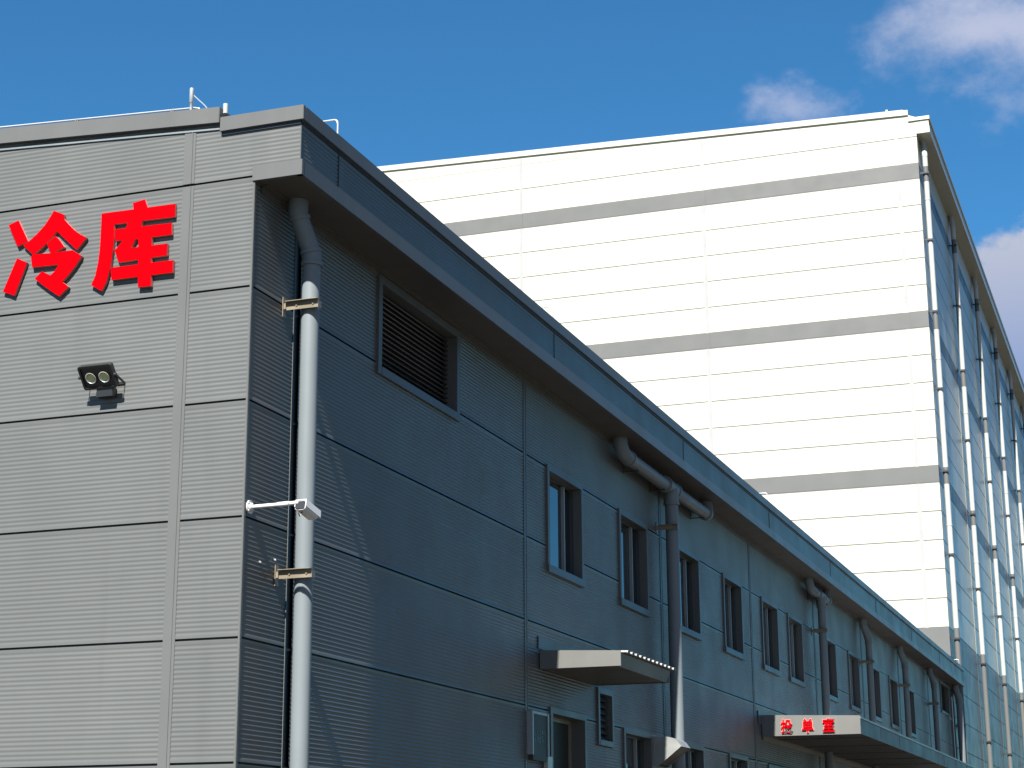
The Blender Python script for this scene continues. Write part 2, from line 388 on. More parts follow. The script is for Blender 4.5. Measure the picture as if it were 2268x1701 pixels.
# ------------------------------------------------------------------ downpipes of the grey building
PX = .21
def bracket(mb_y, z, L, par, org):
    b = MB(); y = mb_y
    b.box((.03,y-.006,z-.07),(L,y,z)); b.box((.03,y-.042,z+.0005),(L,y+.05,z+.0065)); b.box((L-.006,y,z-.07),(L,y+.06,z-.006))
    b.box((.002,y-.03,z-.13),(.010,y+.03,z+.05)); b.box((.010,y-.02,z-.062),(.03,y,z-.008))
    br = b.build('bracket', M['bracket'], par, org=org)
    for x in (.13, L-.05):
        q = MB(); q.tube([(x,y-.006,z-.035),(x,y-.014,z-.035)], .008, 8); q.build('bolt', M['bracket'], br, org=org)
    return br
def simple_pipe(y, r, label, brackets, dy=-.13, x=PX, zbot=.15, kink=True):
    org = (x, y, 0); p = thing('drainpipe', label, 'drainpipe', org, 'grey downpipes on the long wall')
    m = MB(); m.tube([(x,y,zbot),(x,y,3.2),(x,y,6.86)], r, 24); m.build('pipe', M['pipe'], p, 40, org)
    e = MB(); xs = x-.08
    e.tube([(xs,y+dy,7.376),(xs,y+dy,7.25),(xs+.012,y+dy*.9,7.20),(x-.015,y+dy*.15,6.97),(x,y,6.90),(x,y,6.80)], [r*1.10]*2+[r*1.06]*2+[r*1.1]*2, 24)
    for q, d in (((xs+.01,y+dy*.92,7.215),(.15,-.3*dy/.13,-1)), ((x-.006,y+dy*.06,6.93),(.15,-.2*dy/.13,-1)), ((x,y,6.81),(0,0,-1))):
        v = Vector(d).normalized(); e.tube([Vector(q)-v*.016, Vector(q)+v*.016], r*1.2, 24)
    e.build('elbow', M['pipe'], p, 40, org)
    for z in brackets: bracket(y-.11, z, x+.13, p, org)
    return p
simple_pipe(.72, .080, 'sunlit grey downpipe at the corner, nearest to the camera', (6.44, 4.05))

def header_pipe(y, r, ya, yb, label, brackets):
    x = PX; org = (x,y,0); p = thing('drainpipe', label, 'drainpipe', org, 'grey downpipes on the long wall')
    zc = 7.14
    m = MB(); m.tube([(x,y,.15),(x,y,3.5),(x,y,zc-.12)], r, 24); m.build('pipe', M['pipe'], p, 40, org)
    m = MB(); m.tube([(x-.02,ya+.12,zc),(x-.02,y,zc-.01),(x-.02,yb-.12,zc)], r*.95, 24); m.build('header', M['pipe'], p, 40, org)
    for yy, sg in ((ya,1),(yb,-1)):
        e = MB(); e.tube([(x-.07,yy,7.376),(x-.06,yy,7.27),(x-.04,yy+sg*.04,7.18),(x-.02,yy+sg*.14,zc),(x-.02,yy+sg*.24,zc)], r*1.05, 24)
        e.tube([(x-.02,yy+sg*.22,zc),(x-.02,yy+sg*.27,zc)], r*1.18, 24); e.build('elbow', M['pipe'], p, 40, org)
    e = MB(); e.tube([(x-.02,y-.28,zc),(x-.02,y+.28,zc)], r*1.12, 24)
    for q in (-.27,.27): e.tube([(x-.02,y+q-.03,zc),(x-.02,y+q+.03,zc)], r*1.25, 24)
    e.tube([(x-.005,y,zc-.02),(x,y,zc-.26)], [r*1.15,r*1.12], 24); e.tube([(x,y,zc-.23),(x,y,zc-.27)], r*1.24, 24)
    e.build('tee', M['pipe'], p, 40, org)
    for yy in (ya+.6, y-.45, yb-.5): 
        h = MB(); h.box((.004,yy-.015,7.0),(.010,yy+.015,7.22)); h.box((.010,yy-.012,7.02),(x+.03,yy+.012,7.034))
        h.build('hanger', M['channel'], p, org=org)
    for z in brackets: bracket(y-r-.02, z, x+.12, p, org)
    return p
header_pipe(13.08, .098, 10.62, 15.55, 'grey downpipe fed by a long horizontal header under the eave', (6.55,))
header_pipe(25.30, .085, 24.35, 26.35, 'third grey downpipe from the corner, with a short header, passing down behind the long canopy', (6.42,))
simple_pipe(31.42, .080, 'fourth grey downpipe from the corner, bracketed beside a window', (6.38,), -.2)
simple_pipe(37.56, .080, 'fifth grey downpipe from the corner, near the far end of the long canopy', (6.36,), -.2)
simple_pipe(43.70, .080, 'sixth grey downpipe from the corner, just before the far eave louver', (6.35,), -.2)
simple_pipe(49.40, .105, 'last dark grey downpipe at the far end of the grey building', (), -.1, .30)
p = MB(); p.tube([(.14,48.75,.1),(.14,48.75,6.95)], .018, 10)
p = tag(p.build('cable_conduit', M['zinc'], None, 50, (.14,48.75,0)), 'thin pale vertical conduit beside the far end downpipe', 'conduit')
s = MB(); s.box((.003,48.70,6.28),(.02,49.3,6.31)); s.box((.003,48.735,6.2),(.13,48.765,6.22)); s.build('clip', M['zinc'], p, org=(.14,48.75,0))

# ------------------------------------------------------------------ canopies
def corrugated(mb, x0, z0, x1, z1, y0, y1, pitch=.19, h=.028, t=.004):
    pts = []; y = y0
    while y < y1-.01:
        for dy, dz in ((0,0),(.40,0),(.52,h),(.88,h)):
            if y+dy*pitch <= y1: pts.append((y+dy*pitch, dz))
        y += pitch
    pts.append((y1,0))
    for (ya,a),(yb,b) in zip(pts[:-1], pts[1:]):
        mb.hexa([(x0,ya,z0+a),(x1,ya,z1+a),(x1,yb,z1+b),(x0,yb,z0+b),(x0,ya,z0+a+t),(x1,ya,z1+a+t),(x1,yb,z1+b+t),(x0,yb,z0+b+t)])
o = (0,7.47,3.88); can = thing('canopy', 'short flat metal canopy over the door beside the header downpipe', 'canopy', o)
m = MB(); m.hexa([(.014,7.47,3.88),(1.02,7.47,3.88),(1.02,7.485,3.88),(.014,7.485,3.88),(.014,7.47,4.105),(1.02,7.47,4.062),(1.02,7.485,4.062),(.014,7.485,4.105)]); m.build('end_panel', M['canopy'], can, 40, o, .003)
m = MB(); m.hexa([(.965,7.486,3.88),(.98,7.486,3.88),(.98,9.72,3.88),(.965,9.72,3.88),(1.004,7.486,4.035),(1.018,7.486,4.035),(1.018,9.72,4.035),(1.004,9.72,4.035)]); m.build('fascia', M['soffit'], can, org=o)
m = MB(); m.box((.014,9.705,3.88),(1.002,9.72,4.06)); m.build('end_panel', M['canopy'], can, org=o)
m = MB(); m.box((.014,7.486,3.895),(.962,9.704,3.912)); m.box((.014,7.487,3.884),(.07,9.70,3.894)); m.build('soffit', M['soffit'], can, org=o)
m = MB(); corrugated(m, .014,4.085, 1.075,4.040, 7.50, 9.76); m.build('roof_sheet', M['roof'], can, org=o)
m = MB(); m.box((.006,7.44,4.125),(.012,9.78,4.275)); m.build('flashing', M['trim'], can, org=o)

Y0, Y1, X1 = 19.82, 38.3, 1.785
o = (0,Y0,3.86); can = thing('canopy', 'long low canopy with red lettering on its end, near the frame bottom', 'canopy', o)
m = MB(); m.hexa([(.012,Y0,3.86),(X1,Y0,3.86),(X1,Y0+.02,3.86),(.012,Y0+.02,3.86),(.012,Y0,4.245),(X1,Y0,4.185),(X1,Y0+.02,4.185),(.012,Y0+.02,4.245)]); m.build('end_panel', M['canopy'], can, 40, o, .003)
m = MB(); m.box((.012,Y1-.02,3.86),(X1,Y1,4.18)); m.build('end_panel', M['canopy'], can, org=o)
m = MB(); m.box((X1-.02,Y0+.021,3.865),(X1-.006,Y1-.021,4.13)); 
for k in range(7): m.box((X1-.006,Y0+2.4+2.4*k-.02,3.868),(X1-.002,Y0+2.4+2.4*k+.02,4.128))
m.build('gutter', M['gutter'], can, org=o)
m = MB(); m.box((X1-.024,Y0+.021,4.131),(X1+.012,Y1,4.165)); m.build('gutter_lip', M['canopy'], can, org=o)
m = MB(); m.box((.014,Y0+.021,3.88),(X1-.021,Y1-.021,3.90)); 
for k in range(8): m.box((.08,Y0+1.2+2.4*k,3.868),(X1-.022,Y0+1.26+2.4*k,3.879))
m.build('soffit', M['soffit'], can, org=o)
m = MB(); m.box((.012,Y0+.03,3.80),(.03,Y1-.03,3.879)); m.box((.031,Y0+.03,3.862),(.078,Y1-.03,3.878)); m.build('wall_angle', M['beige'], can, org=o)
m = MB(); m.hexa([(.012,Y0+.03,4.19),(X1-.03,Y0+.03,4.135),(X1-.03,Y1,4.135),(.012,Y1,4.19),(.012,Y0+.03,4.2),(X1-.03,Y0+.03,4.145),(X1-.03,Y1,4.145),(.012,Y1,4.2)]); m.build('roof_sheet', M['roof'], can, org=o)
m = MB(); m.box((.010,Y0-.28,4.07),(.014,Y0+1.2,4.31)); m.build('flashing', M['trim'], can, org=o)

# ------------------------------------------------------------------ red lettering
L1 = [[(-2.46,7.255),(-2.357,7.288),(-2.242,7.077),(-2.347,7.037)],
 [(-2.344,6.923),(-2.236,6.871),(-2.346,6.571),(-2.472,6.621)],
 [(-1.984,7.333),(-1.871,7.28),(-1.871,7.24),(-1.82,7.182),(-1.754,7.118),(-1.689,7.07),(-1.624,7.031),(-1.721,6.93),(-1.78,6.984),(-1.866,7.063),(-1.938,7.132),(-1.992,7.075),(-2.076,7.003),(-2.175,6.937),(-2.286,7.038),(-2.221,7.075),(-2.14,7.138),(-2.072,7.203),(-2.015,7.282)],
 [(-2.037,7.025),(-1.948,7.084),(-1.909,7.049),(-1.853,6.974),(-1.981,6.92)],
 [(-2.194,6.913),(-2.175,6.938),(-2.071,6.933),(-1.982,6.929),(-1.857,6.931),(-1.759,6.929),(-1.662,6.864),(-1.723,6.776),(-1.788,6.704),(-1.851,6.646),(-1.781,6.59),(-1.873,6.51),(-2.012,6.606),(-2.14,6.705),(-2.068,6.767),(-1.976,6.718),(-1.934,6.753),(-1.895,6.811),(-2.175,6.818)]]
L2 = [[(-1.167,7.299),(-1.047,7.32),(-1.015,7.241),(-1.002,7.2),(-1.149,7.203)],
 [(-1.479,7.242),(-1.16,7.239),(-.735,7.237),(-.733,7.116),(-1.088,7.121),(-1.472,7.123)],
 [(-1.481,7.241),(-1.35,7.224),(-1.347,7.124),(-1.342,7.002),(-1.345,6.883),(-1.355,6.781),(-1.369,6.687),(-1.394,6.595),(-1.439,6.511),(-1.549,6.579),(-1.513,6.656),(-1.49,6.781),(-1.48,6.899),(-1.479,7.035)],
 [(-1.336,7.072),(-.763,7.061),(-.756,6.953),(-1.114,6.954),(-1.329,6.964)],
 [(-1.205,7.13),(-1.058,7.127),(-1.075,7.041),(-1.114,6.958),(-1.166,6.879),(-1.185,6.84),(-1.326,6.874),(-1.285,6.915),(-1.251,6.955)],
 [(-1.326,6.876),(-1.166,6.877),(-.795,6.873),(-.794,6.766),(-1.278,6.757)],
 [(-1.089,6.971),(-.955,6.962),(-.952,6.796),(-.939,6.499),(-1.069,6.504)],
 [(-1.353,6.715),(-.729,6.712),(-.728,6.599),(-1.34,6.6)]]
o = (-1.6,0,6.5); sg = thing('wall_lettering', 'large raised red two-character lettering on the sunlit grey gable wall', 'sign', o)
for L in (L1, L2):
    m = MB()
    for i, s_ in enumerate(L):
        e = .0012*i
        m.prism(s_, lambda a,b,d: (a-.025,d,b+.0155), -.005, -.0275-e, 1)
        m.prism([(a,b) for a,b in s_], lambda a,b,d: (a-.025,d,b+.0155), -.028-e, -.0318-e, 0, 0)
    ob = m.build('character', [M['red'], M['pink']], sg, org=o)

def text_mesh(ch, size, offset, extrude):
    cu = bpy.data.curves.new('character', 'FONT'); cu.body = ch; cu.size = size; cu.offset = offset; cu.extrude = extrude
    cu.align_x = 'CENTER'; cu.align_y = 'CENTER'; cu.resolution_u = 3
    tmp = bpy.data.objects.new('character', cu); C.objects.link(tmp)
    bpy.context.view_layer.update()
    me = bpy.data.meshes.new_from_object(tmp.evaluated_get(bpy.context.evaluated_depsgraph_get()))
    bpy.data.objects.remove(tmp); return me
o = (.84,Y0,4.03); sg = thing('canopy_lettering', 'small red three-character lettering on the end of the long canopy', 'sign', o)
for ch, x in zip('投单室', (.465,.845,1.22)):
    for off, ext, mt, dy in ((.013,.006,M['pink'],-.008),(.004,.008,M['red'],-.0215)):  # wider pink copy behind each red character paints its glow
        me = text_mesh(ch, .245, off, ext)
        vs = [v.co for v in me.vertices]
        if not vs: continue
        cx = (min(v.x for v in vs)+max(v.x for v in vs))/2; cy = (min(v.y for v in vs)+max(v.y for v in vs))/2
        w_ = max(v.x for v in vs)-min(v.x for v in vs); h_ = max(v.y for v in vs)-min(v.y for v in vs)
        tw, th = (.205,.245) if mt is M['red'] else (.228,.268)
        for v in me.vertices:
            v.co = Vector(((v.co.x-cx)*tw/w_ + x-o[0], -v.co.z+dy, (v.co.y-cy)*th/h_ + .0))
        me.materials.clear(); me.materials.append(mt); me.update()
        ob = bpy.data.objects.new('character' if mt is M['red'] else 'painted_glow', me); C.objects.link(ob)
        if mt is M['pink']: back = ob; 
        ob.parent = sg
        if mt is M['red']: back.parent = ob

# ------------------------------------------------------------------ floodlight
o = (-1.37,0,5.70); fl = thing('floodlight', 'black twin-lens floodlight on the gable wall below the red lettering', 'floodlight', o)
tilt = math.atan2(.13,.16)        # the face looks outward and down
ct, st_ = math.cos(tilt), math.sin(tilt); cz, cyy = 5.70, -.165
def F(a, b, d):                    # a across, b up along the face, d out of the face
    return (-1.37+a, cyy - b*st_ - d*ct, cz + b*ct - d*st_)
def rrect(w, h, r, n=4):
    out = []
    for cx_, cy_, a0 in ((w-r,h-r,0),(-w+r,h-r,90),(-w+r,-h+r,180),(w-r,-h+r,270)):
        for i in range(n+1):
            a = R(a0+90*i/n); out.append((cx_+r*math.cos(a), cy_+r*math.sin(a)))
    return out
m = MB(); m.prism(rrect(.162,.108,.02), F, -.045, -.006); hs = m.build('housing', M['black'], fl, 40, o)
m = MB()
out, inn = rrect(.165,.111,.022), rrect(.146,.093,.012)
n = len(out)
for d0, d1 in ((-.006,.008),):
    for i in range(n):
        j = (i+1) % n
        m.face([F(*out[i],d1),F(*out[j],d1),F(*inn[j],d1),F(*inn[i],d1)]); m.face([F(*out[i],d0),F(*out[j],d0),F(*out[j],d1),F(*out[i],d1)])
        m.face([F(*inn[i],d0),F(*inn[j],d0),F(*inn[j],d1),F(*inn[i],d1)])
m.build('rim', M['black'], hs, 40, o)
m = MB(); m.hexa([(-1.43,-.085,5.545),(-1.262,-.085,5.545),(-1.262,-.02,5.545),(-1.43,-.02,5.545),(-1.408,-.10,5.655),(-1.272,-.10,5.655),(-1.272,-.03,5.665),(-1.408,-.03,5.665)])
m.build('driver_box', M['black'], fl, 40, o)
for a in (-.066,.066):
    m = MB(); rings = [(.052,.0075),(.047,.010),(.036,-.003),(.034,-.004)]
    nn = 24; prev = None
    for r_, d in rings:
        ring = [F(a+r_*math.cos(2*math.pi*k/nn), -.004+r_*math.sin(2*math.pi*k/nn), d) for k in range(nn)]
        if prev:
            for k in range(nn): m.face([prev[k],prev[(k+1)%nn],ring[(k+1)%nn],ring[k]])
        prev = ring
    l = m.build('lens', M['reflector'], fl, 60, o)
    m = MB(); m.prism([(a+.035*math.cos(2*math.pi*k/20), -.004+.035*math.sin(2*math.pi*k/20)) for k in range(20)], F, -.0055, .0)
    m.build('chip', M['led'], l, org=o)
m = MB()
for sx in (-1,1):
    x = -1.37+sx*.174
    m.hexa([(x-.004,-.012,5.66),(x+.003,-.012,5.66),(x+.003,-.17,5.70),(x-.003,-.17,5.70),(x-.003,-.012,5.682),(x+.003,-.012,5.682),(x+.003,-.17,5.722),(x-.003,-.17,5.722)])
    m.tube([(x-.012,-.165,5.707),(x+.012,-.165,5.707)], .014, 10)
m.box((-1.548,-.011,5.66),(-1.192,-.0035,5.682)); m.build('bracket', M['black'], fl, org=o)
m = MB(); m.tube([(-1.30,-.10,5.66),(-1.295,-.06,5.62),(-1.29,-.02,5.60),(-1.29,-.006,5.60)], .006, 8); m.build('cable', M['black'], fl, org=o)

# ------------------------------------------------------------------ security camera on its arm
o = (0,.09,4.51); cam_t = thing('security_camera', 'white bullet security camera on a long arm at the building corner', 'camera', o)
m = MB(); m.tube([(.0,.09,4.51),(.014,.09,4.51)], .058, 20); m.tube([(.014,.09,4.51),(.03,.09,4.51)], [.04,.024], 16)
for a in (45,135,225,315): m.tube([(.012,.09+.045*math.cos(R(a)),4.51+.045*math.sin(R(a))),(.02,.09+.045*math.cos(R(a)),4.51+.045*math.sin(R(a)))], .008, 8)
m.build('mount_plate', M['camwhite'], cam_t, 40, o)
m = MB(); m.tube([(.02,.09,4.51),(.30,.09,4.513)], .0165, 14); m.tube([(.27,.09,4.513),(.37,.09,4.515)], .020, 14); m.tube([(.375,.09,4.515),(.46,.09,4.517)], .017, 14); m.build('arm', M['camwhite'], cam_t, 40, o)
ax = Vector((.075,.965,-.24)).normalized(); sd = Vector((0,0,1)).cross(ax).normalized(); up = ax.cross(sd)
cc = Vector((.488,.165,4.470))
def K(a, b, d): return tuple(cc + sd*a + up*b + ax*d)
m = MB(); m.prism(rrect(.050,.042,.022), K, -.09, .12); bd = m.build('body', M['camwhite'], cam_t, 40, o)
m = MB(); m.prism([(-.056,-.012),(-.050,.050),(.050,.050),(.056,-.012),(.050,-.012),(.045,.045),(-.045,.045),(-.050,-.012)], K, -.095, .155); m.build('hood', M['camwhite'], cam_t, 40, o)
m = MB(); m.prism(rrect(.042,.038,.018), K, .1203, .128); m.build('lens', M['black'], cam_t, 40, o)
m = MB(); m.prism(rrect(.044,.034,.012), K, -.098, -.0905); m.build('rear_gasket', M['black'], cam_t, 40, o)
m = MB(); m.tube([K(0,-.042,-.05),K(.01,-.085,-.06),K(0,-.08,-.10),(.44,.09,4.50)], .005, 8); m.build('cable', M['black'], cam_t, 40, o)

# ------------------------------------------------------------------ exhaust hood, cabinet, small box
o = (0,12.45,3.2); hd = thing('exhaust_hood', 'galvanised exhaust hood sticking out of the wall at the bottom of the header downpipe', 'vent hood', o)
prof = [(.02,3.40),(.22,3.395),(.30,3.375),(.36,3.335),(.42,3.255),(.09,2.995),(.02,2.985)]
m = MB(); n = len(prof)
for yy in (12.45,12.98):
    m.face([(a,yy,b) for a,b in prof])
for i in range(n):
    if i in (4,): continue
    a, b = prof[i], prof[(i+1)%n]; m.face([(a[0],12.45,a[1]),(b[0],12.45,b[1]),(b[0],12.98,b[1]),(a[0],12.98,a[1])])
m.build('shell', M['galv'], hd, 30, o)
m = MB(); m.face([(.40,12.455,3.257),(.088,12.455,3.01),(.088,12.975,3.01),(.40,12.975,3.257)]); m.build('grille', M['hood'], hd, org=o)
m = MB(); m.box((.002,12.41,2.96),(.018,13.02,3.43)); m.build('flange', M['galv'], hd, org=o)

o = (0,7.12,2.85); cb = thing('wall_cabinet', 'shallow glazed notice cabinet on the grey wall left of the door', 'cabinet', o)
m = MB(); m.box((.004,7.02,2.86),(.075,7.06,3.36)); m.box((.004,7.58,2.86),(.075,7.62,3.36)); m.box((.004,7.061,3.33),(.07,7.579,3.36)); m.build('frame', M['alu'], cb, org=o)
m = MB(); m.box((.004,7.061,2.80),(.062,7.579,3.329)); m.build('panel', M['notice'], cb, org=o)
m = MB()
random.seed(3)
for i in range(5):
    yb = 7.10+i*.09
    for k in range(5):
        a = random.uniform(0,.05); z = 3.02+random.uniform(0,.09)
        if k % 2: m.box((.0625,yb+a,z),(.0635,yb+a+.035,z+.014))
        else: m.box((.0625,yb+a,z-.02),(.0635,yb+a+.013,z+.05))
m.build('notice_writing', M['black'], cb, org=o)
m = MB(); m.box((.004,7.60,2.62),(.06,7.78,2.87))
m = m.build('switch_box', M['whitepipe'], None, 40, (0,7.69,2.62), .006); tag(m, 'small pale box on the wall beneath the glazed cabinet', 'box')
m.location = (0,7.69,2.62)

# ------------------------------------------------------------------ roof-edge rods
lr = thing('lightning_rod', 'silver lightning conductor rail with upright rod along the sloping gable coping', 'lightning rod', (-.68,.05,8.12)); o = (-.68,.05,8.12)
k = .056; zc = lambda x: 8.105+k*(-.34-x)
m = MB(); m.tube([(-11,.05,zc(-11)+.055),(-.66,.05,zc(-.66)+.055),(-.61,.05,zc(-.61)+.045),(-.59,.05,zc(-.59)+.0)], .0085, 8); m.build('rail', M['zinc'], lr, 50, o)
m = MB(); m.tube([(-.68,.03,zc(-.68)),(-.68,.03,8.22),(-.68,.03,8.225),(-.68,.03,8.36)], [.014,.014,.020,.020], 10); m.build('rod', M['zinc'], lr, 50, o)
m = MB(); m.tube([(-.68,.035,8.31),(-.56,.06,8.19),(-.50,.07,8.11)], .005, 6); m.build('brace', M['zinc'], lr, 50, o)
for x in [-.89-1.0*i for i in range(10)]:
    m = MB(); m.box((x-.004,.04,zc(x)-.01),(x+.004,.06,zc(x)+.065)); m.box((x+.016,.04,zc(x)-.01),(x+.024,.06,zc(x)+.065)); m.build('clip', M['galv'], lr, org=o)
def wire_loop(y, label):
    o = (.40,y,8.0); m = MB()
    m.tube([(.40,y,8.0),(.40,y,8.165),(.392,y,8.195),(.37,y,8.208),(.08,y,8.212),(-.4,y,8.06),(-.42,y,7.95)], .0085, 8)
    tag(m.build('lightning_wire', M['zinc'], None, 50, o), label, 'lightning wire', 'bent wires along the eave coping')
wire_loop(.80, 'bent silver wire at the near corner of the eave against blue sky')
wire_loop(6.95, 'thin bent wire on the eave coping against white panels above the middle grey band')
wire_loop(19.25, 'thin bent wire on the eave coping before the lower grey band')
wire_loop(37.5, 'thin bent wire on the eave coping near the white building foot')
wire_loop(49.2, 'pale bent wire at the far end of the eave coping')

# ------------------------------------------------------------------ white high-bay warehouse
WX, WY = .08, 49.84
TOPS = [26.12-5.58*i for i in range(4)]       # upper edges of the grey bands
BAND = .59
WJ = [27.15, 28.15]
for t_ in TOPS[:3]: WJ += [t_, t_-BAND] + [t_-BAND-1.0*i for i in range(1,5)]
WJ += [TOPS[3]] + [TOPS[3]-1.0*i for i in range(1,9)]
ZB = TOPS[3]
def in_band(z): return z < ZB or any(t_-BAND < z < t_ for t_ in TOPS[:3])
def flat_panels(fn, urange, zlo, zhi, cuts=()):
    mb = MB(); g = .020; js = sorted(j for j in WJ if zlo < j < zhi); e = [zlo]+js+[zhi]
    for i in range(len(e)-1):
        a = e[i]+(g if i else 0); b = e[i+1]-(g if i < len(e)-2 else 0); mi = 1 if in_band((a+b)/2) else 0
        u0, u1 = urange((a+b)/2)
        for s_, t_ in subtract(u0, u1, [(c[0],c[1]) for c in cuts if c[2] < (a+b)/2 < c[3]]):
            mb.face([fn(s_,a,0),fn(t_,a,0),fn(t_,b,0),fn(s_,b,0)], mi)
        if i < len(e)-2:
            for (za,oa),(zb,ob) in (((b,0),(b,-.006)),((b,-.006),(b+2*g,-.006)),((b+2*g,-.006),(b+2*g,0))):
                mb.face([fn(u0,za,oa),fn(u1,za,oa),fn(u1,zb,ob),fn(u0,zb,ob)], 2)
    return mb
WR = -30.0; WK = .0331
def wtop(x): return 28.20+WK*(-.18-max(x, -60-x if x < WR else x))
GT = 27.86
m = flat_panels(lambda u,z,o: (u, WY-o, z), lambda z: (-60.2, WX), 0, 27.25)
# gable rows above the eave line follow the roof slope
def gable_tri(mb, z0, z1):
    x = -.20
    pts = [(-.18,z0),(-.18,min(z1,28.05)),(WR,min(z1,29.0)),(-59.8,z0)]
    mb.face([(a,WY,b) for a,b in [(-60.2,z0),(WX,z0),(WX,27.9),(-.19,28.02),(WR,29.02),(-60.2,28.02)]], 0)
gable_tri(m, 27.25, 0)
wf = m.build('wall', [M['white'], M['whiteband'], M['joint']], white, org=WO); wf['label'] = 'sunlit gable wall of the white warehouse'
# sloping top joint seen on the left (one thin line)
m = MB(); m.box((-60,WY-.002,28.145),(-12.6,WY+.01,28.163)); m.build('joint_line', M['joint'], white, org=WO)
for i in range(8):
    x = -.63-7.25*i; m = MB(); m.box((x-.09,WY-.006,0),(x+.0,WY+.02,wtop(x)-.21),0); m.box((x+.0,WY-.006,0),(x+.05,WY+.02,wtop(x)-.21),0); m.box((x-.01,WY-.012,0),(x+.01,WY-.0055,wtop(x)-.21),0)
    for t_ in TOPS[:3]: m.box((x-.092,WY-.014,t_-BAND),(x+.052,WY-.004,t_),1)
    m.box((x-.092,WY-.014,0),(x+.052,WY-.004,ZB),1)
    m.build('cover_strip', [M['whitestrip'], M['whiteband']], white, org=WO)
slots = [(54.15+8.55*i, 56.25+8.55*i, 25.93, 26.10) for i in range(6)]
m = flat_panels(lambda u,z,o: (WX+o, u, z), lambda z: (WY,150), 0, 27.25, [(a,b,0,0) for a,b,_,_ in slots])
ws = m.build('wall', [M['white'], M['whiteband'], M['joint']], white, org=WO); ws['label'] = 'shaded glossy long wall of the white warehouse'
for a, b, c, d in slots:
    m = MB(); m.box((WX-.01,a,c),(WX+.012,b,d)); v = m.build('vent', M['channel'], white, org=WO)
for i in range(11):
    y = 49.95+8.55*i; m = MB()
    if i: m.box((WX-.01,y-.07,0),(WX+.006,y+.07,27.24),0); 
    if i:
        for t_ in TOPS[:3]: m.box((WX-.01,y-.072,t_-BAND),(WX+.008,y+.072,t_),1)
        m.box((WX-.01,y-.072,0),(WX+.008,y+.072,ZB),1)
        m.build('cover_strip', [M['white'], M['whiteband']], white, org=WO)
m = MB(); m.box((-60.1,WY+.1,0),(-60.0,150,27.9)); m.box((-60,149.9,0),(WX-.02,150,27.9)); m.build('wall', M['white'], white, org=WO)
m = MB(); m.hexa([(WR,WY+.05,28.80),(.50,WY+.05,27.70),(.50,150,27.70),(WR,150,28.80),(WR,WY+.05,28.86),(.50,WY+.05,27.76),(.50,150,27.76),(WR,150,28.86)])
m.hexa([(-60.3,WY+.05,27.7),(WR,WY+.05,28.80),(WR,150,28.80),(-60.3,150,27.7),(-60.3,WY+.05,27.76),(WR,WY+.05,28.86),(WR,150,28.86),(-60.3,150,27.76)]); m.build('roof', M['roof'], white, org=WO)
# gable coping, stepped at the corner
m = MB()
def sl(x0,x1,z0,z1,h,y0,y1,mb): mb.hexa([(x0,y0,z0-h),(x1,y0,z1-h),(x1,y1,z1-h),(x0,y1,z0-h),(x0,y0,z0),(x1,y0,z1),(x1,y1,z1),(x0,y1,z0)])
sl(WR,-.18,29.19,28.20,.20,WY-.06,WY+.3,m); sl(-60,WR,28.20,29.19,.20,WY-.06,WY+.3,m); m.build('coping', M['white'], white, 40, WO, .004)
m = MB(); m.box((-.19,WY-.052,27.75),(.575,WY+.05,27.885)); m.box((.42,WY+.05,27.75),(.575,150,27.885)); m.build('coping', M['white'], white, 40, WO, .004)
m = MB(); m.box((WX-.02,WY-.016,27.25),(.555,WY+.04,27.50)); m.box((.50,WY+.04,27.25),(.555,150,27.50)); m.box((WX,WY-.004,27.50),(.535,WY+.03,27.749)); m.box((.515,WY+.03,27.50),(.535,150,27.749)); m.build('fascia', M['white'], white, 40, WO, .003)
m = MB(); m.box((WX+.002,WY+.04,27.255),(.50,150,27.28)); m.build('soffit', M['white'], white, org=WO)
m = MB(); m.tube([(-29,WY+.05,29.20),(-.35,WY+.05,28.255)], .016, 6); m.build('roof_rail', M['zinc'], white, org=WO)
m = MB(); m.box((-.97,WY-.02,28.22),(-.90,WY+.06,28.33)); m.build('rail_clip', M['zinc'], white, org=WO)

# downpipes of the white building: one master with its parts, then copies
px, py = .27, 50.32
master = thing('drainpipe', 'first white downpipe, at the corner of the white warehouse', 'drainpipe', (px,py,0), 'white downpipes down the tall warehouse')
o = (px,py,0)
m = MB(); r = .095
cuts = [26.55] + sum(([t_, t_-BAND] for t_ in TOPS[:3]), []) + [ZB, .2]
for a, b in zip(cuts[:-1], cuts[1:]):
    m.tube([(px,py,a),(px,py,b)], r, 22, 1 if in_band((a+b)/2) else 0, caps=False)
pm = m.build('pipe', [M['whitepipe'], M['whiteband']], master, 40, o)
e = MB(); e.tube([(px-.08,py+.35,27.26),(px-.08,py+.35,27.10),(px-.06,py+.28,26.98),(px-.01,py+.05,26.70),(px,py,26.6),(px,py,26.5)], r*1.06, 22); e.build('elbow', M['whitepipe'], master, 40, o)
for z in (24.85,18.88,12.93):
    m = MB(); m.tube([(px,py,z-.03),(px,py,z+.03)], r*1.10, 22); m.build('collar', M['whitepipe'], master, 40, o)
for z in (25.85,23.30,20.62,17.78,14.82,11.90,9.02,6.1,3.2):
    m = MB(); m.box((WX+.003,py-.14,z-.03),(px+.12,py-.11,z+.03)); m.box((WX+.003,py-.109,z+.022),(px+.12,py-.03,z+.03)); m.box((WX+.003,py-.2,z-.1),(WX+.012,py-.05,z+.1)); m.build('bracket', M['channel'], master, org=o)
ordn = ['second','third','fourth','fifth','sixth']
for i in range(5):
    c = copy_tree(master); c.location.y = py+8.55*(i+1)
    c['label'] = ordn[i]+' white downpipe from the corner of the white warehouse'

